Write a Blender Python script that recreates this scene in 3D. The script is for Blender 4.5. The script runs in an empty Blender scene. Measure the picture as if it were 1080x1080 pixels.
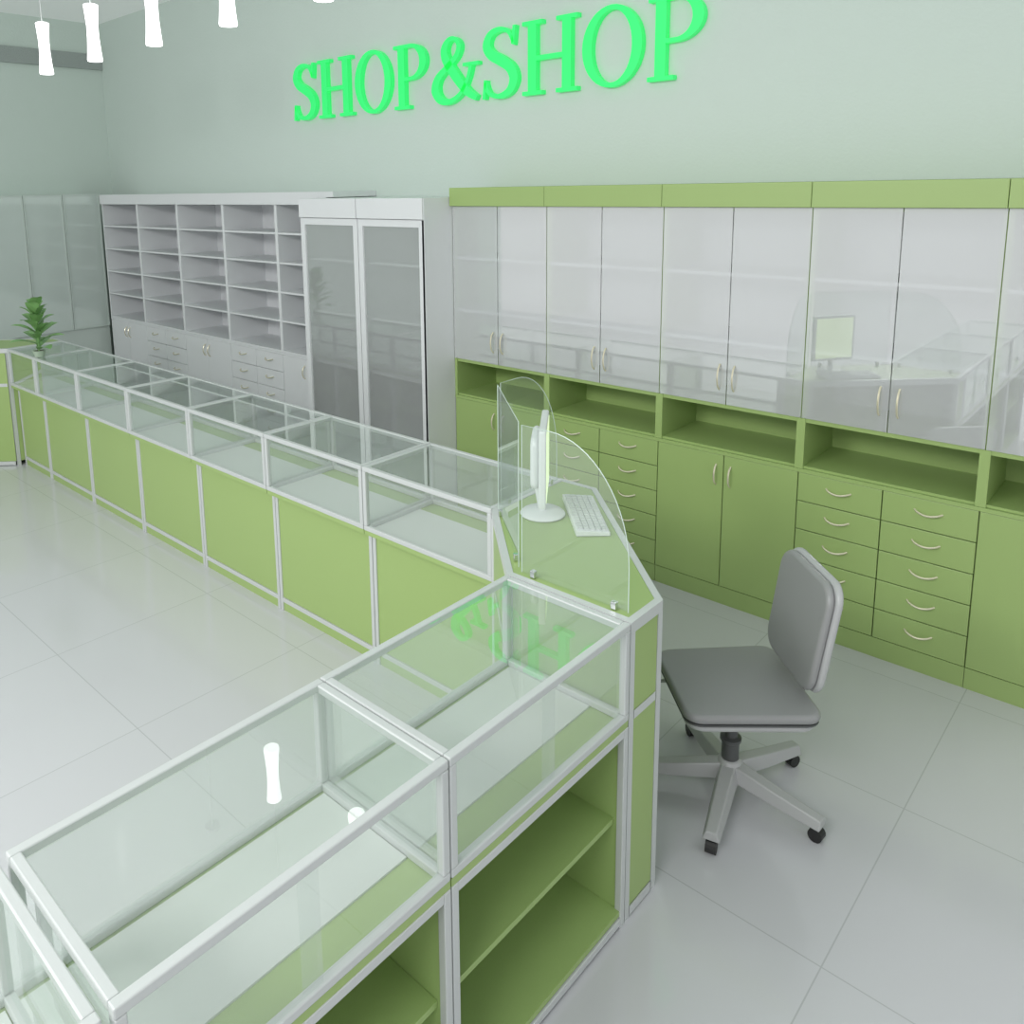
import bpy, bmesh, math, random
from mathutils import Vector, Matrix
random.seed(4)
S=bpy.context.scene; COL=S.collection
try: S.view_settings.view_transform='Standard'
except Exception: pass
PI=math.pi
# ---------------------------------------------------------------- camera numbers
YAW,PITCH,ROLL,F,PX,PY,H=0.7679,0.1711,-0.02,869.453,458.004,345.828,2.025
r0=Vector((math.cos(YAW),math.sin(YAW),0)); fw=Vector((-math.sin(YAW)*math.cos(PITCH),math.cos(YAW)*math.cos(PITCH),-math.sin(PITCH)))
u0=Vector((-math.sin(YAW)*math.sin(PITCH),math.cos(YAW)*math.sin(PITCH),math.cos(PITCH)))
rv=r0*math.cos(ROLL)+u0*math.sin(ROLL); uv=-r0*math.sin(ROLL)+u0*math.cos(ROLL)
cd=bpy.data.cameras.new('camera'); cam=bpy.data.objects.new('camera',cd); COL.objects.link(cam)
M=Matrix(((rv.x,uv.x,-fw.x,0),(rv.y,uv.y,-fw.y,0),(rv.z,uv.z,-fw.z,H),(0,0,0,1)))
cam.matrix_world=M
cd.sensor_width=36; cd.lens=F/1080*36; cd.shift_x=(540-PX)/1080; cd.shift_y=-(540-PY)/1080; cd.clip_start=.02
S.camera=cam
def on(u,v,ax,val):
    d=fw+rv*((u-PX)/F)-uv*((v-PY)/F); t=(val-(0,0,H)[ax])/d[ax]
    return Vector((0,0,H))+d*t
# ---------------------------------------------------------------- layout numbers
xa,y0,D,L,cc=-1.7716,2.1052,.4135,.6926,.3469
zg,ZC,rr=.6245,.9,.045
x0=xa+cc; x1=x0+D; yB=y0-cc; ss=.165
yu,xg,W=3.6074,-3.3137,.6824
zt,zb,zu,zn=2.009,1.904,.9926,.764
yw=yu+.38
# ---------------------------------------------------------------- materials
def mat(name,col,rough=.5,metal=0,coat=0,bump=0,bscale=200,emit=0,spec=.5,var=0):
    m=bpy.data.materials.new(name); m.use_nodes=True; n=m.node_tree; b=n.nodes['Principled BSDF']
    b.inputs['Base Color'].default_value=(*col,1); b.inputs['Roughness'].default_value=rough; b.inputs['Metallic'].default_value=metal
    b.inputs['Coat Weight'].default_value=coat; b.inputs['Coat Roughness'].default_value=.05; b.inputs['Specular IOR Level'].default_value=spec
    if emit: b.inputs['Emission Color'].default_value=(*col,1); b.inputs['Emission Strength'].default_value=emit
    if bump or var:
        tc=n.nodes.new('ShaderNodeTexCoord'); no=n.nodes.new('ShaderNodeTexNoise'); no.inputs['Scale'].default_value=bscale; no.inputs['Detail'].default_value=3
        n.links.new(tc.outputs['Object'],no.inputs['Vector'])
        if bump:
            bp=n.nodes.new('ShaderNodeBump'); bp.inputs['Strength'].default_value=bump; bp.inputs['Distance'].default_value=.01
            n.links.new(no.outputs['Fac'],bp.inputs['Height']); n.links.new(bp.outputs['Normal'],b.inputs['Normal'])
        if var:
            mx=n.nodes.new('ShaderNodeMix'); mx.data_type='RGBA'; mx.inputs[6].default_value=(*[c*(1-var) for c in col],1); mx.inputs[7].default_value=(*[min(1,c*(1+var)) for c in col],1)
            n.links.new(no.outputs['Fac'],mx.inputs[0]); n.links.new(mx.outputs[2],b.inputs['Base Color'])
    return m
def glass(name,tint,base=.07,power=4,refl=.85,rough=0.0,haze=0,hcol=(.7,.75,.72)):
    m=bpy.data.materials.new(name); m.use_nodes=True; n=m.node_tree; n.nodes.clear()
    o=n.nodes.new('ShaderNodeOutputMaterial'); t=n.nodes.new('ShaderNodeBsdfTransparent'); g=n.nodes.new('ShaderNodeBsdfGlossy'); mx=n.nodes.new('ShaderNodeMixShader')
    t.inputs['Color'].default_value=(*tint,1); g.inputs['Roughness'].default_value=rough; g.inputs['Color'].default_value=(.95,1,.97,1)
    lw=n.nodes.new('ShaderNodeLayerWeight'); lw.inputs['Blend'].default_value=.5
    p=n.nodes.new('ShaderNodeMath'); p.operation='POWER'; p.inputs[1].default_value=power
    q=n.nodes.new('ShaderNodeMath'); q.operation='MULTIPLY_ADD'; q.inputs[1].default_value=refl; q.inputs[2].default_value=base
    n.links.new(lw.outputs['Facing'],p.inputs[0]); n.links.new(p.outputs[0],q.inputs[0]); n.links.new(q.outputs[0],mx.inputs[0])
    src=t.outputs[0]
    if haze:
        df=n.nodes.new('ShaderNodeBsdfDiffuse'); df.inputs['Color'].default_value=(*hcol,1); m2=n.nodes.new('ShaderNodeMixShader'); m2.inputs[0].default_value=haze
        n.links.new(t.outputs[0],m2.inputs[1]); n.links.new(df.outputs[0],m2.inputs[2]); src=m2.outputs[0]
    n.links.new(src,mx.inputs[1]); n.links.new(g.outputs[0],mx.inputs[2]); n.links.new(mx.outputs[0],o.inputs['Surface'])
    return m
GREEN=mat('green laminate',(.325,.45,.16),.4,var=.04,bscale=300)
GREEND=mat('green laminate inside',(.32,.45,.16),.5,var=.04,bscale=300)
WHITE=mat('white laminate',(.70,.72,.73),.4,var=.02,bscale=300)
DOORW=glass('glossy pale cabinet glass',(.95,.97,.98),.23,power=3,haze=.60,hcol=(.76,.77,.795))
ALU=mat('silver aluminium profile',(.58,.605,.60),.32,metal=.15)
PAD=mat('white display board',(.64,.68,.65),.6)
BRASS=mat('cream brass handle',(.78,.73,.55),.25,metal=.5)
GLASS=glass('showcase glass with painted haze',(.96,.975,.965),.15,power=3,haze=.07,hcol=(.72,.78,.73))  # pale diffuse haze painted in for the milky ceiling reflection
SCREENG=glass('clear screen glass',(.92,.96,.94),.07,haze=.10)
DARKG=glass('grey cabinet glass',(.84,.86,.86),.14,power=3,haze=.50,hcol=(.58,.60,.60))
PALEG=mat('pale frosted door glass',(.60,.68,.64),.1,metal=.12,coat=1)
PALEF=mat('pale green grey frame',(.54,.61,.57),.35)
SIGN=mat('green plastic with added glow',(.03,.72,.16),.35,emit=.5)  # emission put into the plastic to brighten the letters and their reflection
WALL=mat('pale green plaster',(.575,.66,.61),.85,bump=.15,bscale=60)
CEIL=mat('white ceiling with added glow',(.56,.60,.58),.9,emit=.36)  # even glow added to the plain ceiling as soft fill
VENT=mat('dark vent strip',(.33,.37,.355),.7,bump=.6,bscale=90)
FAB=mat('grey chair upholstery',(.28,.285,.285),.34,bump=.1,bscale=400)
SHELL=mat('light grey chair plastic',(.42,.43,.43),.35)
DK=mat('dark grey chair metal',(.10,.105,.105),.4,metal=.3)
BLK=mat('black rubber',(.015,.015,.015),.5)
PLAST=mat('white computer plastic',(.72,.74,.74),.4)
KEY=mat('pale grey keys',(.60,.62,.62),.5)
SCR=mat('lit pale monitor screen',(.72,.85,.52),.3,emit=.75)
LAMP=mat('glowing white lamp glass',(1,1,1),.4,emit=2.2)
LEAF=mat('green leaf',(.22,.42,.15),.4,var=.3,bscale=9)
POT=mat('pale green ceramic pot',(.42,.52,.40),.3)
SOIL=mat('brown soil',(.06,.04,.025),.9)
CHROME=mat('chrome clip',(.7,.72,.72),.15,metal=1)
EDGE=mat('pale green glass edge',(.52,.62,.56),.3)
def floor_mat():
    m=mat('polished pale grey tiles',(.60,.625,.62),.18,coat=.4); n=m.node_tree; b=n.nodes['Principled BSDF']
    tc=n.nodes.new('ShaderNodeTexCoord'); mp=n.nodes.new('ShaderNodeMapping'); br=n.nodes.new('ShaderNodeTexBrick')
    T=.75; q=on(866,1020,2,0)
    mp.inputs['Location'].default_value=(-q.x/T+20,-q.y/T+20,0); mp.inputs['Scale'].default_value=(1/T,1/T,1)
    br.offset=0; br.inputs['Scale'].default_value=1; br.inputs['Brick Width'].default_value=1; br.inputs['Row Height'].default_value=1
    br.inputs['Mortar Size'].default_value=.003; br.inputs['Mortar Smooth'].default_value=.3
    br.inputs['Color1'].default_value=(.58,.585,.61,1); br.inputs['Color2'].default_value=(.565,.57,.595,1); br.inputs['Mortar'].default_value=(.44,.45,.465,1)
    n.links.new(tc.outputs['Object'],mp.inputs['Vector']); n.links.new(mp.outputs[0],br.inputs['Vector']); n.links.new(br.outputs['Color'],b.inputs['Base Color'])
    return m
FLOOR=floor_mat()
# ---------------------------------------------------------------- mesh helpers
class MB:
    def __init__(s): s.b=bmesh.new()
    def box(s,xa,xb,ya,yb,za,zb_):
        v=[s.b.verts.new((x,y,z)) for z in (za,zb_) for y in (ya,yb) for x in (xa,xb)]
        for f in ((0,2,3,1),(4,5,7,6),(0,1,5,4),(2,6,7,3),(0,4,6,2),(1,3,7,5)): s.b.faces.new([v[i] for i in f])
        return s
    def quad(s,*p): s.b.faces.new([s.b.verts.new(q) for q in p]); return s
    def prism(s,poly,za,zb_,tf=None):
        tf=tf or (lambda x,y,z:(x,y,z))
        a=[s.b.verts.new(tf(x,y,za)) for x,y in poly]; c=[s.b.verts.new(tf(x,y,zb_)) for x,y in poly]; n=len(poly)
        s.b.faces.new(a[::-1]); s.b.faces.new(c)
        for i in range(n): s.b.faces.new((a[i],a[(i+1)%n],c[(i+1)%n],c[i]))
        return s
    def tube(s,pts,r,n=8,rs=None):
        pts=[Vector(p) for p in pts]; rings=[]
        for i,p in enumerate(pts):
            d=(pts[min(i+1,len(pts)-1)]-pts[max(i-1,0)]).normalized()
            a=d.orthogonal().normalized() if i==0 else (a-d*a.dot(d)).normalized()
            b=d.cross(a); R=rs[i] if rs else r
            rings.append([s.b.verts.new(p+(a*math.cos(2*PI*k/n)+b*math.sin(2*PI*k/n))*R) for k in range(n)])
        for i in range(len(rings)-1):
            for k in range(n): s.b.faces.new((rings[i][k],rings[i][(k+1)%n],rings[i+1][(k+1)%n],rings[i+1][k]))
        s.b.faces.new(rings[0][::-1]); s.b.faces.new(rings[-1]); return s
    def lathe(s,prof,c=(0,0,0),n=24):
        rings=[[s.b.verts.new((c[0]+r*math.cos(2*PI*k/n),c[1]+r*math.sin(2*PI*k/n),c[2]+z)) for k in range(n)] for r,z in prof]
        for i in range(len(rings)-1):
            for k in range(n): s.b.faces.new((rings[i][k],rings[i][(k+1)%n],rings[i+1][(k+1)%n],rings[i+1][k]))
        s.b.faces.new(rings[0][::-1]); s.b.faces.new(rings[-1]); return s
    def pillow(s,w,d,t,cr,er,taper=0,tf=None):
        tf=tf or (lambda x,y,z:(x,y,z)); out=[]
        for cx,cy,a0 in ((1,1,0),(-1,1,90),(-1,-1,180),(1,-1,270)):
            for k in range(7):
                a=math.radians(a0+k*15); out.append((cx*(w/2-cr)+cr*math.cos(a),cy*(d/2-cr)+cr*math.sin(a)))
        lay=[]
        for k in range(6):
            a=PI/2*k/5; lay.append((er*(1-math.sin(a)),er*(1-math.cos(a))))
        L_=[(i,z) for i,z in lay]+[(i,t-z) for i,z in lay[::-1]]
        rings=[]
        for i,z in L_:
            sx=(w/2-i)/(w/2); sy=(d/2-i)/(d/2)
            rings.append([s.b.verts.new(tf(x*sx*(1-taper*(y/d+.5)),y*sy,z)) for x,y in out])
        n=len(out)
        for i in range(len(rings)-1):
            for k in range(n): s.b.faces.new((rings[i][k],rings[i][(k+1)%n],rings[i+1][(k+1)%n],rings[i+1][k]))
        s.b.faces.new(rings[0][::-1]); s.b.faces.new(rings[-1]); return s
    def build(s,name,m,parent=None,smooth=False,bevel=0,loc=None,label=None):
        bmesh.ops.recalc_face_normals(s.b,faces=s.b.faces[:])
        me=bpy.data.meshes.new(name); s.b.to_mesh(me); s.b.free(); me.materials.append(m)
        o=bpy.data.objects.new(name,me); COL.objects.link(o)
        if parent: o.parent=parent
        if loc: o.location=loc
        if smooth:
            for p in me.polygons: p.use_smooth=True
            try: me.set_sharp_from_angle(angle=math.radians(45))
            except Exception: pass
        if bevel:
            md=o.modifiers.new('bevel','BEVEL'); md.width=bevel; md.segments=2; md.limit_method='ANGLE'
        if label: o['label']=label
        return o
def tag(o,label,cat,group=None):
    o['label']=label; o['category']=cat
    if group: o['group']=group
    return o
def thing(name,loc,label,cat,group=None,rz=0):
    o=bpy.data.objects.new(name,None); COL.objects.link(o); o.location=loc; o.rotation_euler=(0,0,rz); o.empty_display_size=.1
    return tag(o,label,cat,group)
def dup(root,loc,rz,label):
    r=root.copy(); COL.objects.link(r); r.location=loc; r.rotation_euler=(0,0,rz); r['label']=label
    for ch in list(root.children):
        c=ch.copy(); COL.objects.link(c); c.parent=r
        for g in list(ch.children):
            d=g.copy(); COL.objects.link(d); d.parent=c
    return r
def struct(o): o['kind']='structure'; return o
# ---------------------------------------------------------------- room
pc=on(118,200,1,yw); xl=pc.x
ZCEIL=3.7
XR=3.2; YF=-3.2
struct(MB().box(xl-.1,XR,YF,yw+.1,-.1,0).build('floor',FLOOR))
struct(MB().box(xl-.1,XR,YF,yw+.1,ZCEIL,ZCEIL+.1).build('ceiling',CEIL))
struct(MB().box(xl-.1,XR,yw,yw+.1,0,ZCEIL).build('wall_back',WALL))
struct(MB().box(xl-.1,xl,YF,yw,0,ZCEIL).build('wall_left',WALL))
struct(MB().box(xl,xl+.03,YF,yw,3.25,3.40).build('trim_1',VENT))
# ---------------------------------------------------------------- handles and fronts
def bow(parent,x,z,vert,ln=.10,y=0):
    pts=[]
    for k in range(9):
        t=k/8; a=(t-.5)*ln; h=-.004-.022*math.sin(PI*t)**.7 if 0<t<1 else 0
        pts.append((x,y+h,z+a) if vert else (x+a,y+h,z-.010*math.sin(PI*t)))
    return MB().tube(pts,.0042,6).build('handle',BRASS,parent,smooth=True)
def base_fronts(root,Wd,za,zb_,layout,m,rows=5):
    g=.002
    if layout=='doors':
        for k in (0,1):
            xa_,xb_=(k*Wd/2+g,(k+1)*Wd/2-g)
            d=MB().box(xa_,xb_,0,.018,za+g,zb_-g).build('door',m,root,bevel=.002)
            bow(d,Wd/2+(-.035 if k==0 else .035),zb_-.10,True)
    else:
        hh=(zb_-za)/rows
        for k in (0,1):
            for j in range(rows):
                xa_,xb_=(k*Wd/2+g,(k+1)*Wd/2-g)
                d=MB().box(xa_,xb_,0,.018,za+j*hh+g,za+(j+1)*hh-g).build('drawer',m,root,bevel=.002)
                bow(d,(xa_+xb_)/2,za+(j+.62)*hh,False,.10)
def base_cabinet(x,Wd,y,dep,ztop,layout,m,label,group,rows=5,plinth=.09):
    t=thing('base_cabinet',(x,y,0),label,'cabinet',group)
    MB().box(0,Wd,.0195,dep,.0,ztop).build('body',m,t)
    MB().box(.001,Wd-.001,.004,.019,0,plinth-.002).build('plinth',m,t)
    base_fronts(t,Wd,plinth,ztop-.016,layout,m,rows)
    MB().box(0,Wd,-.002,.0195,ztop-.016,ztop).build('top_edge',m,t)
    return t
dep=yw-yu-.003
lay=['doors','drawers','doors','drawers','doors']
bl=['green base cabinet with double doors, beside the tall white glass-door cabinet','green base cabinet with ten drawers, partly behind the desk screen',
 'green base cabinet with two plain doors between two drawer cabinets','green base cabinet with ten drawers behind the office chair','green base cabinet with plain doors at the right edge of the photo']
for k in range(5): base_cabinet(xg+k*W,W,yu,dep,zn,lay[k],GREEN,bl[k],'green base cabinets')
# ---------------------------------------------------------------- green wall cabinets
wl=['white-door upper cabinet beside the tall glass-door cabinet','white-door upper cabinet second from the tall glass-door cabinet','white-door upper cabinet above the plain green double doors',
 'white-door upper cabinet above the ten-drawer cabinet behind the office chair','white-door upper cabinet cut off by the right edge of the photo']
for k in range(5):
    t=thing('upper_cabinet',(xg+k*W,yu,zn),wl[k],'cabinet','white-door upper cabinets')
    hz=zu-zn; ht=zb-zn
    b=MB(); th=.018
    for xx in (0,W-th): b.box(xx,xx+th,0,dep,.001,hz).box(xx,xx+th,.02,dep,hz,ht)
    b.box(th,W-th,.005,dep,hz-.018,hz).box(th,W-th,.02,dep,ht-.018,ht).box(th,W-th,dep-.01,dep,0.001,ht).box(th,W-th,.01,dep-.01,.001,.012)
    b.build('carcass',GREEN,t)
    MB().box(th,W-th,dep-.014,dep-.0105,hz+.001,ht-.019).build('back_panel',WHITE,t)
    for q in (.29,.6): MB().box(th,W-th,.006,dep-.015,hz+q,hz+q+.016).build('shelf',WHITE,t)
    for j in (0,1):
        xp_,xq_=j*W/2+.002,(j+1)*W/2-.002
        d=MB().quad((xp_,-.003,hz+.002),(xq_,-.003,hz+.002),(xq_,-.003,ht-.002),(xp_,-.003,ht-.002)).build('door',DOORW,t)
        bow(d,W/2+(-.035 if j==0 else .035),hz+.13,True,.12,y=-.004)
    MB().box(.001,W-.001,-.03,dep,ht,zt-zn).build('cornice',GREEN,t,bevel=.002)
# ---------------------------------------------------------------- tall glass cabinet
xt0=on(317,240,1,yu-.24).x; yt=yu-.24; Wt=xg-.002-xt0; td=yw-yt-.003
t=thing('tall_display_cabinet',(xt0,yt,0),'tall white cabinet with two framed glass doors, between shelving and green cabinets','cabinet')
zd=1.83; ztc=1.955
b=MB(); b.box(0,.018,.02,td,0,ztc).box(Wt-.018,Wt,.0,td,0,ztc).box(.018,Wt-.018,td-.012,td,0,ztc).box(.018,Wt-.018,.02,td-.012,0,.08).box(.018,Wt-.018,.02,td-.012,zd,ztc)
b.build('carcass',WHITE,t)
for j in (0,1):
    MB().box(j*Wt/2+.003,(j+1)*Wt/2-.003,-.012,.018,zd+.004,ztc+.001).build('top_flap',WHITE,t,bevel=.002)
    xa_,xb_=j*Wt/2+.003,(j+1)*Wt/2-.003; fr=.042
    d=MB().box(xa_,xa_+fr,0,.018,.09,zd).box(xb_-fr,xb_,0,.018,.09,zd).box(xa_+fr,xb_-fr,0,.018,.09,.09+fr).box(xa_+fr,xb_-fr,0,.018,zd-fr,zd).build('door_frame',WHITE,t)
    MB().quad((xa_+fr,.009,.09+fr),(xb_-fr,.009,.09+fr),(xb_-fr,.009,zd-fr),(xa_+fr,.009,zd-fr)).build('pane',DARKG,d)
    for zz in (.5,.85,1.2,1.55):
        MB().box(.02+j*(Wt/2-.01),Wt/2-.012+j*(Wt/2-.01),.05,td-.014,zz,zz+.014).build('shelf',WHITE,t)
MB().box(Wt/2-.009,Wt/2+.009,.03,td-.012,.08,zd).build('divider',WHITE,t)
# ---------------------------------------------------------------- white shelving
xs=[-7.95+.716*i for i in range(6)]; zs=.80
names=['beside the corner','second from the corner','in the middle of the shelving','fourth from the corner','beside the tall glass-door cabinet']
for i in range(5):
    xx=xs[i]; wd=xs[i+1]-xs[i] if i<4 else xt0-xs[4]-.004
    t=thing('open_shelf_unit',(xx,yu,zs),'white open shelf unit with five empty tiers, '+names[i],'shelf','white open shelf units')
    hh=zt-.015-zs
    MB().box(0,.016,.0,dep,0.001,hh).box(wd-.016,wd,0,dep,0.001,hh).box(.016,wd-.016,dep-.01,dep,0.001,hh).box(0.016,wd-.016,0,dep,.001,.016).build('carcass',WHITE,t)
    MB().box(0.0,wd,-.014,-.001,hh-.085,hh+.004).build('header_board',WHITE,t)
    MB().box(0.016,wd-.016,-.0005,dep-.01,hh-.02,hh).build('top_board',WHITE,t)
    if i==4: MB().box(wd,on(353,205,1,yu).x-xx,-.014,dep,1.960-zs,hh+.004).build('header_extension',WHITE,t)
    for j in range(1,5):
        z=.016+(hh-.1)*j/5
        MB().box(.016,wd-.016,.003,dep-.01,z,z+.014).build('shelf',WHITE,t)
    base_cabinet(xx,wd,yu,dep,zs,'drawers' if i in (1,3) else 'doors',WHITE,
        'white base cabinet with '+('small drawers ' if i in (1,3) else 'double doors ')+'under the open shelves, '+names[i],'white base cabinets',rows=5)
# ---------------------------------------------------------------- left wall cabinets
xf=-8.05; dl=xf-xl-.003
yy=yu+.03; ll=['pale glass-fronted wall cabinet nearest the room corner','pale glass-fronted wall cabinet cut off by the left edge of the photo']
for i in range(2):
    wd=.72
    t=thing('glass_wall_cabinet',(xf,yy-(i+1)*wd,0),ll[i],'cabinet','glass-fronted cabinets on the left wall',rz=PI/2)
    MB().box(0,.016,.02,dl,0,zt).box(wd-.016,wd,.02,dl,0,zt).box(.016,wd-.016,dl-.01,dl,0,zt).box(.016,wd-.016,.02,dl-.01,zt-.016,zt).box(.016,wd-.016,.02,dl-.01,0,.7).build('carcass',PALEF,t)
    for j in (0,1):
        xa_,xb_=j*wd/2+.002,(j+1)*wd/2-.002; fr=.012
        d=MB().box(xa_,xa_+fr,0,.018,.7,zt).box(xb_-fr,xb_,0,.018,.7,zt).box(xa_+fr,xb_-fr,0,.018,.7,.7+fr).box(xa_+fr,xb_-fr,0,.018,zt-fr,zt).build('door_frame',PALEF,t)
        MB().box(xa_+fr,xb_-fr,.006,.012,.7+fr,zt-fr).build('pane',PALEG,d)
# ---------------------------------------------------------------- showcase counters
CW=.020
def showcase(Lu,loc,rz,label,group):
    t=thing('showcase_counter',loc,label,'display counter',group,rz); w=CW; g=.002; a,bq=g,Lu-g; r=rr
    for nm,ya,yb,zr in (('front_frame',r,r+w,.045),('rear_frame',D-w,D,.01)):
        b=MB()
        for xx in (a,bq-w): b.box(xx,xx+w,ya,yb,0,zg-.02)
        b.box(a+w,bq-w,ya,yb,zr,zr+.022).box(a+w,bq-w,ya,yb,zg-.042,zg-.02)
        b.build(nm,ALU,t,bevel=.002)
    MB().box(a+w,bq-w,r+.006,r+.018,.069,zg-.042).build('front_panel',GREEN,t)
    MB().box(a+w,bq-w,r+.006,r+.018,0,.043).build('plinth',GREEN,t)
    for p,q in ((a+.004,a+.016),(bq-.016,bq-.004)): MB().box(p,q,r+w,D-w,.01,zg-.021).build('side_panel',GREEND,t)
    MB().box(a+.017,bq-.017,r+w,D-.005,.036,.052).build('bottom_board',GREEND,t)
    MB().box(a+.017,bq-.017,r+w,D-.03,.31,.326).build('shelf',GREEND,t)
    MB().box(a,bq,.004,D-.002,zg-.0195,zg-.001).build('deck_board',GREEN,t)
    MB().box(a+.022,bq-.022,.030,D*.74,zg-.001,zg+.004).build('display_board',PAD,t)
    f=MB()
    for z in (zg,ZC-w):
        f.box(a,bq,0,w,z,z+w).box(a,bq,D-w,D,z,z+w).box(a,a+w,w,D-w,z,z+w).box(bq-w,bq,w,D-w,z,z+w)
    for xx in (a,bq-w):
        for y_ in (0,D-w): f.box(xx,xx+w,y_,y_+w,zg+w,ZC-w)
    f.build('glass_box_frame',ALU,t,bevel=.003)
    h=w/2; zl,zh=zg+w,ZC-w
    MB().quad((a+w,w,ZC-.003),(bq-w,w,ZC-.003),(bq-w,D-w,ZC-.003),(a+w,D-w,ZC-.003)).build('top_pane',GLASS,t)
    MB().quad((a+w,h,zl),(bq-w,h,zl),(bq-w,h,zh),(a+w,h,zh)).build('front_pane',GLASS,t)
    for xx in (a+h,bq-h): MB().quad((xx,w,zl),(xx,D-w,zl),(xx,D-w,zh),(xx,w,zh)).build('end_pane',GLASS,t)
    m_=(a+bq)/2
    MB().quad((a+w,D-h-.004,zl),(m_+.02,D-h-.004,zl),(m_+.02,D-h-.004,zh),(a+w,D-h-.004,zh)).build('sliding_pane',GLASS,t)
    MB().quad((m_-.02,D-h+.004,zl),(bq-w,D-h+.004,zl),(bq-w,D-h+.004,zh),(m_-.02,D-h+.004,zh)).build('sliding_pane',GLASS,t)
    return t
GR='glass-topped showcase counters'
ordn=['first','second','third','fourth','fifth','sixth']
base=showcase(L,(xa-L,y0,0),0,'long-row glass showcase counter beside the corner desk, first from it',GR)
for k in range(1,6): dup(base,(xa-(k+1)*L,y0,0),0,'long-row glass showcase counter, %s from the corner desk'%ordn[k])
XL=-6.42
showcase(xa-6*L-XL,(XL,y0,0),0,'short glass showcase counter at the far end of the long row',GR)
fl=['foreground glass showcase counter touching the corner desk, sign reflected in its top','foreground glass showcase counter with lamps reflected in its top','glass showcase counter cut off in the bottom left corner of the photo']
for k in range(3): dup(base,(x0,yB-k*L-(.012 if k==2 else 0),0),-PI/2,fl[k])
# ---------------------------------------------------------------- corner desks
def offset(poly,e):
    n=len(poly); P=[Vector(p) for p in poly]; ar=sum(P[i].x*P[(i+1)%n].y-P[(i+1)%n].x*P[i].y for i in range(n)); sg=1 if ar>0 else -1; o=[]
    for i in range(n):
        d1=(P[i]-P[i-1]).normalized(); d2=(P[(i+1)%n]-P[i]).normalized(); n1=Vector((-d1.y,d1.x))*sg; n2=Vector((-d2.y,d2.x))*sg
        b=(n1+n2).normalized(); o.append(tuple(P[i]+b*(e/b.dot(n1))))
    return o
def corner(loc,sx,label):
    t=thing('corner_desk',loc,label,'desk','corner desks')
    poly=[(p[0]*sx,p[1]) for p in ((.001,0),(cc,-cc+.001),(cc+D,-cc+.001),(cc+D,-cc+ss),(ss,D),(.001,D))]
    n=6
    def seg(mb,i,e0,e1,za,zb_,cut=0):
        A=offset(poly,e0);B=offset(poly,e1); p,q=Vector(A[i]),Vector(A[(i+1)%n]); p2,q2=Vector(B[i]),Vector(B[(i+1)%n]); d=(q-p).normalized()*cut
        mb.prism([tuple(p+d),tuple(q-d),tuple(q2-d),tuple(p2+d)],za,zb_)
    MB().prism(offset(poly,.021),ZC-.03,ZC-.002).build('desk_top',GREEN,t)
    tr=MB()
    A=offset(poly,0);B=offset(poly,.0205); v=[]
    for z in (ZC-.032,ZC): v.append([[tr.b.verts.new((*p,z)) for p in A],[tr.b.verts.new((*p,z)) for p in B]])
    for i in range(n):
        j=(i+1)%n
        tr.b.faces.new((v[1][0][i],v[1][0][j],v[1][1][j],v[1][1][i])); tr.b.faces.new((v[0][0][i],v[0][0][j],v[0][1][j],v[0][1][i]))
        tr.b.faces.new((v[0][0][i],v[0][0][j],v[1][0][j],v[1][0][i])); tr.b.faces.new((v[0][1][i],v[0][1][j],v[1][1][j],v[1][1][i]))
    tr.build('edge_trim',ALU,t)
    for i in (0,1,2,4,5):
        pn=MB(); seg(pn,i,.004,.016,.035,ZC-.033,.018); pn.build('side_panel',GREEN,t)
    Q=offset(poly,.014)
    for q in Q: MB().box(q[0]-.0115,q[0]+.0115,q[1]-.0115,q[1]+.0115,0,ZC-.033).build('post',ALU,t)
    for i in (0,2):
        for za,zb_ in ((.005,.034),(zg-.012,zg+.012)):
            fr=MB(); seg(fr,i,.001,.003,za,zb_,.024); fr.build('rail',ALU,t)
    MB().prism(offset(poly,.03),.04,.056).build('bottom_board',GREEND,t)
    return t
corner((xa,y0,0),1,'green-topped corner desk joining the two counter runs, carrying the computer')
corner((XL,y0,0),-1,'green corner desk at the far left end of the long counter')
# ---------------------------------------------------------------- glass screens on the desk
def screen(p,q,hl,hr,label,flat=.28):
    p=Vector(p);q=Vector(q); w=(q-p).length; a=math.atan2(q.y-p.y,q.x-p.x)
    t=thing('glass_screen',(p.x,p.y,ZC),label,'glass screen','clear glass screens on the corner desk',rz=a)
    pts=[(0,.004),(w,.004),(w,hr)]
    if abs(hl-hr)>.01:
        for k in range(1,17):
            s_=PI/2*k/16; pts.append((w*flat+(w-w*flat)*math.cos(s_),hr+(hl-hr)*math.sin(s_)))
    pts.append((0,hl))
    b=MB(); b.b.faces.new([b.b.verts.new((x,0,z)) for x,z in pts]); b.build('pane',SCREENG,t)
    e=MB(); pp=[(x,0,z) for x,z in pts[1:]]+[(0,0,.004)]; e.tube(pp,.0015,5); e.build('pane_edge',EDGE,t)
    for x in (w*.12,w*.88): MB().box(x-.008,x+.008,-.008,.008,0,.022).build('clip',CHROME,t,bevel=.002)
i_=.035
screen((x0+.03,yB+i_),(x1-.03,yB+i_),.45,.12,'clear curved-top glass screen beside the foreground showcase counter')
screen((xa+.012,y0+.04),(xa+.012,y0+D-.04),.45,.12,'clear curved-top glass screen behind the monitor, beside the long counter')
screen((xa+.022,y0+.012),(x0+.005,yB+i_+.018),.45,.45,'narrow straight-top glass screen on the diagonal front of the desk')
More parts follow.
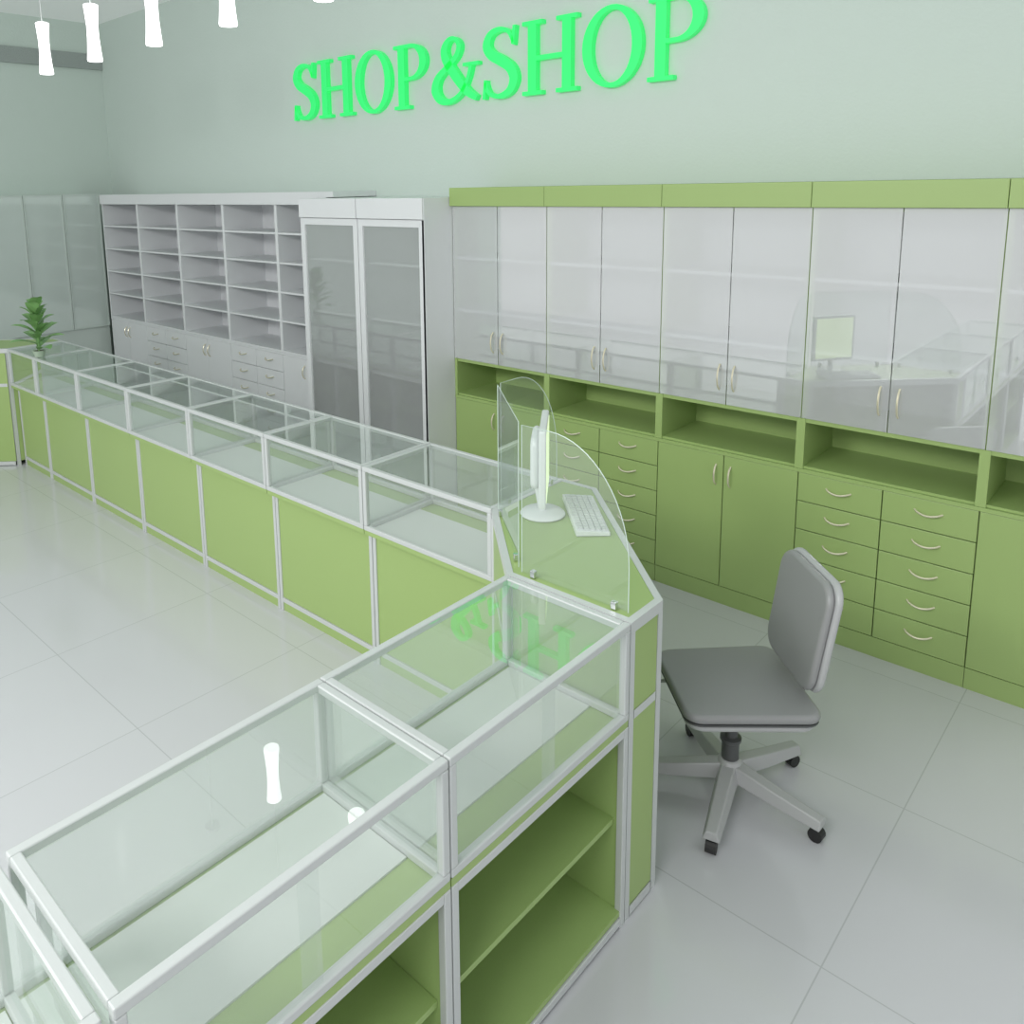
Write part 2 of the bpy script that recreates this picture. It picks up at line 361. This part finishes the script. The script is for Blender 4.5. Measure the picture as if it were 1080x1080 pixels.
# ---------------------------------------------------------------- computer
pm=on(560,541,2,ZC)+Vector((.035,.02,0))
t=thing('computer_monitor',(pm.x,pm.y,ZC),'white flat computer monitor on a round foot, turned away from customers','monitor',rz=math.radians(124))
MB().lathe([(.075,0),(.078,.004),(.07,.012),(.02,.018)],n=28).build('foot',PLAST,t,smooth=True)
MB().tube([(0,.0,.015),(0,.012,.08),(0,.03,.17)],.014,12).build('neck',PLAST,t,smooth=True)
MB().box(-.135,.135,-.016,.008,.07,.335).build('housing',PLAST,t,bevel=.005)
MB().pillow(.19,.18,.030,.03,.015,tf=lambda x,y,z:(x,.008+z,.205+y)).build('back_cover',PLAST,t,smooth=True)
MB().box(-.12,.12,-.0175,-.0155,.085,.32).build('screen',SCR,t)
pk=on(617,545,2,ZC)
t=thing('computer_keyboard',(pk.x,pk.y,ZC),'white computer keyboard lying on the green corner desk','keyboard',rz=math.radians(-47))
MB().prism([(-.055,0),(.055,0),(.055,.012),(-.055,.020)],-.16,.16,tf=lambda x,y,z:(z,x,y)).build('case',PLAST,t,bevel=.002)
kb=MB()
for r_ in range(5):
    for c_ in range(14):
        xx=-.15+c_*.0215; y_=-.047+r_*.0195; z=.0155-(y_)*.07
        kb.box(xx,xx+.018,y_,y_+.016,z-.004,z+.005)
kb.build('keys',KEY,t)
# ---------------------------------------------------------------- office chair
c1,c2,c3=on(862,877,2,.03),on(838,800,2,.03),on(745,888,2,.03)
ax,ay,bx_,by,cx_,cy_=c1.x,c1.y,c2.x,c2.y,c3.x,c3.y
dd=2*(ax*(by-cy_)+bx_*(cy_-ay)+cx_*(ay-by))
ux=((ax*ax+ay*ay)*(by-cy_)+(bx_*bx_+by*by)*(cy_-ay)+(cx_*cx_+cy_*cy_)*(ay-by))/dd
uy=((ax*ax+ay*ay)*(cx_-bx_)+(bx_*bx_+by*by)*(ax-cx_)+(cx_*cx_+cy_*cy_)*(bx_-ax))/dd
R=math.hypot(ax-ux,ay-uy)
CH=2.34
t=thing('office_chair',(ux,uy,0),'grey upholstered swivel office chair on a five-star base','chair',rz=CH)
a0=math.atan2(ay-uy,ax-ux)-CH
for k in range(5):
    a=a0+k*2*PI/5; d=Vector((math.cos(a),math.sin(a),0)); n=Vector((-d.y,d.x,0))
    b=MB(); pr=[(.03,.036,.070,.118),(R*.55,.032,.058,.098),(R+.015,.027,.050,.080)]
    rings=[]
    for rad,hw,zl,zh in pr:
        c=d*rad; rings.append([b.b.verts.new((c+n*sx*hw*q)+Vector((0,0,z))) for sx,q,z in ((-1,1,zl),(1,1,zl),(1,.6,zh),(-1,.6,zh))])
    for i in range(2):
        for j in range(4): b.b.faces.new((rings[i][j],rings[i][(j+1)%4],rings[i+1][(j+1)%4],rings[i+1][j]))
    b.b.faces.new(rings[0][::-1]); b.b.faces.new(rings[-1])
    lg=b.build('leg',SHELL,t,bevel=.004)
    cb=MB()
    c=d*(R-.002); cb.tube([c-n*.016+Vector((0,0,.022)),c+n*.016+Vector((0,0,.022))],.022,14)
    cb.tube([c+Vector((0,0,.03)),c+Vector((0,0,.058))],.008,8); cb.build('castor',BLK,lg)
MB().lathe([(.04,.07),(.045,.10),(.036,.125),(.03,.13)]).build('hub',SHELL,t,smooth=True)
MB().lathe([(.028,.13),(.028,.19),(.034,.195),(.034,.205),(.022,.21),(.022,.33),(.05,.34),(.05,.35)]).build('gas_column',DK,t,smooth=True)
MB().pillow(.385,.395,.026,.05,.012,.08,tf=lambda x,y,z:(x,y,.348+z)).build('seat_pan',SHELL,t,smooth=True)
MB().pillow(.404,.414,.006,.05,.002,.08,tf=lambda x,y,z:(x,y,.3745+z)).build('seat_seam',DK,t,smooth=True)
MB().pillow(.41,.42,.032,.05,.014,.08,tf=lambda x,y,z:(x,y,.381+z)).build('seat',FAB,t,smooth=True)
def bk(x,y,z):
    return (x,-.195-z-.05*y/.34+.30*x*x,.626+y)
MB().pillow(.325,.355,.028,.06,.013,-.04,tf=bk).build('backrest',FAB,t,smooth=True)
MB().pillow(.335,.365,.024,.06,.010,-.04,tf=lambda x,y,z:bk(x,y,z+.027)).build('back_shell',SHELL,t,smooth=True)
MB().tube([(0,-.06,.325),(0,-.18,.33),(0,-.22,.36),(0,-.243,.44),(0,-.245,.60)],.013,10).build('back_bracket',DK,t,smooth=True)
MB().tube([(.02,.06,.34),(.12,.12,.335),(.17,.19,.30)],.007,8).build('height_lever',SHELL,t,smooth=True)
# ---------------------------------------------------------------- pendant lamps
yp,zp,xp,Sp=2.268,2.782,-2.7838,.71
pl=['rightmost glowing white pendant lamp, cut by the top edge','glowing white pendant lamp second from the right','glowing white pendant lamp in the middle of the row','glowing white pendant lamp second from the left','leftmost glowing white pendant lamp near the room corner']
for k in range(5):
    t=thing('pendant_lamp',(xp-k*Sp,yp,zp),pl[k],'lamp','white pendant lamps over the long counter')
    hl=.32
    MB().lathe([(.02,0.002),(.041,0),(.043,.008),(.038,.06),(.033,.13),(.032,.2),(.037,.27),(.041,hl-.005),(.03,hl)],n=24).build('shade',LAMP,t,smooth=True)
    MB().tube([(0,0,hl),(0,0,ZCEIL-zp-.02)],.004,6).build('cord',ALU,t)
    MB().lathe([(.045,ZCEIL-zp-.022),(.045,ZCEIL-zp)],n=20).build('ceiling_rose',ALU,t,smooth=True)
# ---------------------------------------------------------------- plant
pp=on(42,376,2,ZC)
t=thing('potted_plant',(pp.x,pp.y,ZC),'small leafy green potted plant standing on the far end of the counter','plant')
MB().lathe([(.03,0),(.042,.04),(.046,.045),(.038,.045),(.035,.04)],n=20).build('pot',POT,t,smooth=True)
MB().lathe([(.034,.038),(.033,.041)],n=16).build('soil',SOIL,t)
st=MB(); st.tube([(0,0,.035),(.01,0,.2),(-.005,.01,.36)],.006,6); st.build('stem',LEAF,t)
lf=MB()
for k in range(22):
    a=k*2.4; z=.05+.30*(k/22)**.9; ln=.22-.08*(k/22)+random.random()*.03; el=.45+.85*(k/22)
    d=Vector((math.cos(a)*math.cos(el),math.sin(a)*math.cos(el),math.sin(el))); n=Vector((-math.sin(a),math.cos(a),0)); c0=Vector((0,0,z)); pr=None
    for i in range(7):
        s_=i/6; w=.046*math.sin(PI*min(1,s_*.92+.06))**.8 if i<6 else .001
        c=c0+d*ln*s_+Vector((0,0,-.07*s_*s_)); up=Vector((0,0,.25*w))
        cur=[lf.b.verts.new(c-n*w+up),lf.b.verts.new(c),lf.b.verts.new(c+n*w+up)]
        if pr: 
            lf.b.faces.new((pr[0],pr[1],cur[1],cur[0])); lf.b.faces.new((pr[1],pr[2],cur[2],cur[1]))
        pr=cur
lf.build('foliage',LEAF,t,smooth=False)
# ---------------------------------------------------------------- sign
def ribbon(pts,ws,sub=5):
    n=len(pts); P=[];Wd=[]
    for i in range(n-1):
        p=[Vector(pts[max(i-1,0)]),Vector(pts[i]),Vector(pts[i+1]),Vector(pts[min(i+2,n-1)])]
        for k in range(sub):
            t_=k/sub; P.append(.5*((2*p[1])+(p[2]-p[0])*t_+(2*p[0]-5*p[1]+4*p[2]-p[3])*t_**2+(3*p[1]-p[0]-3*p[2]+p[3])*t_**3)); Wd.append(ws[i]*(1-t_)+ws[i+1]*t_)
    P.append(Vector(pts[-1])); Wd.append(ws[-1]); Lq=[]
    for i,q in enumerate(P):
        d=(P[min(i+1,len(P)-1)]-P[max(i-1,0)]).normalized(); nn=Vector((-d.y,d.x))*(Wd[i]*.9+.008)/2; Lq.append((q+nn,q-nn))
    return [[tuple(Lq[i][0]),tuple(Lq[i+1][0]),tuple(Lq[i+1][1]),tuple(Lq[i][1])] for i in range(len(Lq)-1)]
def rect(a,b,c,d): return [(a,c),(b,c),(b,d),(a,d)]
def ring(cx,cy,R1,R2,r1,r2,a0=0,a1=360,n=36):
    o=[]
    for k in range(n):
        A=math.radians(a0+(a1-a0)*k/n);B=math.radians(a0+(a1-a0)*(k+1)/n)
        o.append([(cx+R1*math.cos(A),cy+R2*math.sin(A)),(cx+R1*math.cos(B),cy+R2*math.sin(B)),(cx+r1*math.cos(B),cy+r2*math.sin(B)),(cx+r1*math.cos(A),cy+r2*math.sin(A))])
    return o
def gS(): return ribbon([(.54,.76),(.47,.91),(.32,.965),(.16,.91),(.10,.76),(.18,.63),(.33,.54),(.49,.42),(.55,.26),(.48,.10),(.31,.035),(.14,.09),(.07,.25)],[.04,.05,.07,.10,.13,.15,.16,.15,.14,.11,.07,.05,.04])+[[(.51,.74),(.555,.72),(.585,.99),(.54,.99)],[(.025,.01),(.07,.01),(.10,.28),(.055,.29)]],.67
def gH(): 
    o=[rect(.11,.24,0.055,.945),rect(.63,.76,0.055,.945),rect(.24,.63,.46,.525)]
    for a in (.02,.54): o+=[rect(a,a+.31,0,.055),rect(a,a+.31,.945,1)]
    return o,.90
def gO(): return ring(.42,.5,.40,.515,.27,.455),.87
def gP(): return [rect(.11,.24,.055,.945),rect(.02,.34,0,.055),rect(.02,.36,.945,1),rect(.24,.36,.44,.495)]+ring(.36,.72,.32,.28,.19,.225,-90,90,20),.75
def gA(): return ribbon([(.86,.05),(.68,.17),(.47,.42),(.31,.66),(.28,.82),(.36,.94),(.47,.95),(.55,.85),(.50,.70),(.33,.55),(.15,.40),(.10,.22),(.20,.07),(.38,.04),(.57,.14),(.70,.34),(.76,.54)],[.08,.13,.15,.14,.12,.08,.06,.08,.08,.09,.12,.15,.12,.08,.06,.05,.05])+[rect(.62,.90,.53,.58)],.94
xs0=on(307,100,1,yw-.05).x; xs1=on(741,60,1,yw-.05).x
zb0=on(315,125,1,yw-.05).z; zb1=on(700,88,1,yw-.05).z; zt0=on(308,62,1,yw-.05).z; zt1=on(738,-5,1,yw-.05).z
gl=[('letter',gS),('letter',gH),('letter',gO),('letter',gP),('ampersand',gA),('letter',gS),('letter',gH),('letter',gO),('letter',gP)]
tot=sum(g()[1] for _,g in gl)-.06
zz0=(zb0+zb1)/2; hh=(zt0+zt1)/2-zz0-.008; sx_=(xs1-xs0)/tot
t=thing('shop_sign',(xs0,yw,zz0),'bright green raised serif lettering reading SHOP&SHOP on the back wall','sign'); cur=0
for nm,g in gl:
    pol,adv=g(); b=MB()
    for q in pol: b.prism([(cur*sx_+x*sx_,y*hh) for x,y in q],-.04,-.0005,tf=lambda x,y,z:(x,z,y))
    b.build(nm,SIGN,t); cur+=adv
# ---------------------------------------------------------------- light
w=bpy.data.worlds.new('room light'); S.world=w; w.use_nodes=True
w.node_tree.nodes['Background'].inputs[0].default_value=(.885,.88,.895,1); w.node_tree.nodes['Background'].inputs[1].default_value=1.05
def area(name,loc,sx,sy,e,col=(1,.995,.99),rot=(0,0,0)):
    l=bpy.data.lights.new(name,'AREA'); l.shape='RECTANGLE'; l.size=sx; l.size_y=sy; l.energy=e; l.color=col
    o=bpy.data.objects.new(name,l); COL.objects.link(o); o.location=loc; o.rotation_euler=rot; return o
area('added_fill_light',(-.6,-1.5,3.5),2.0,1.5,95,rot=(.6,0,0))  # added fill behind the camera, no fixture there
area('added_fill_light',(-2.7,-2.4,3.45),1.5,1.2,150,rot=(.6,-.0,.45))  # second unseen fill, added to lift the room evenly
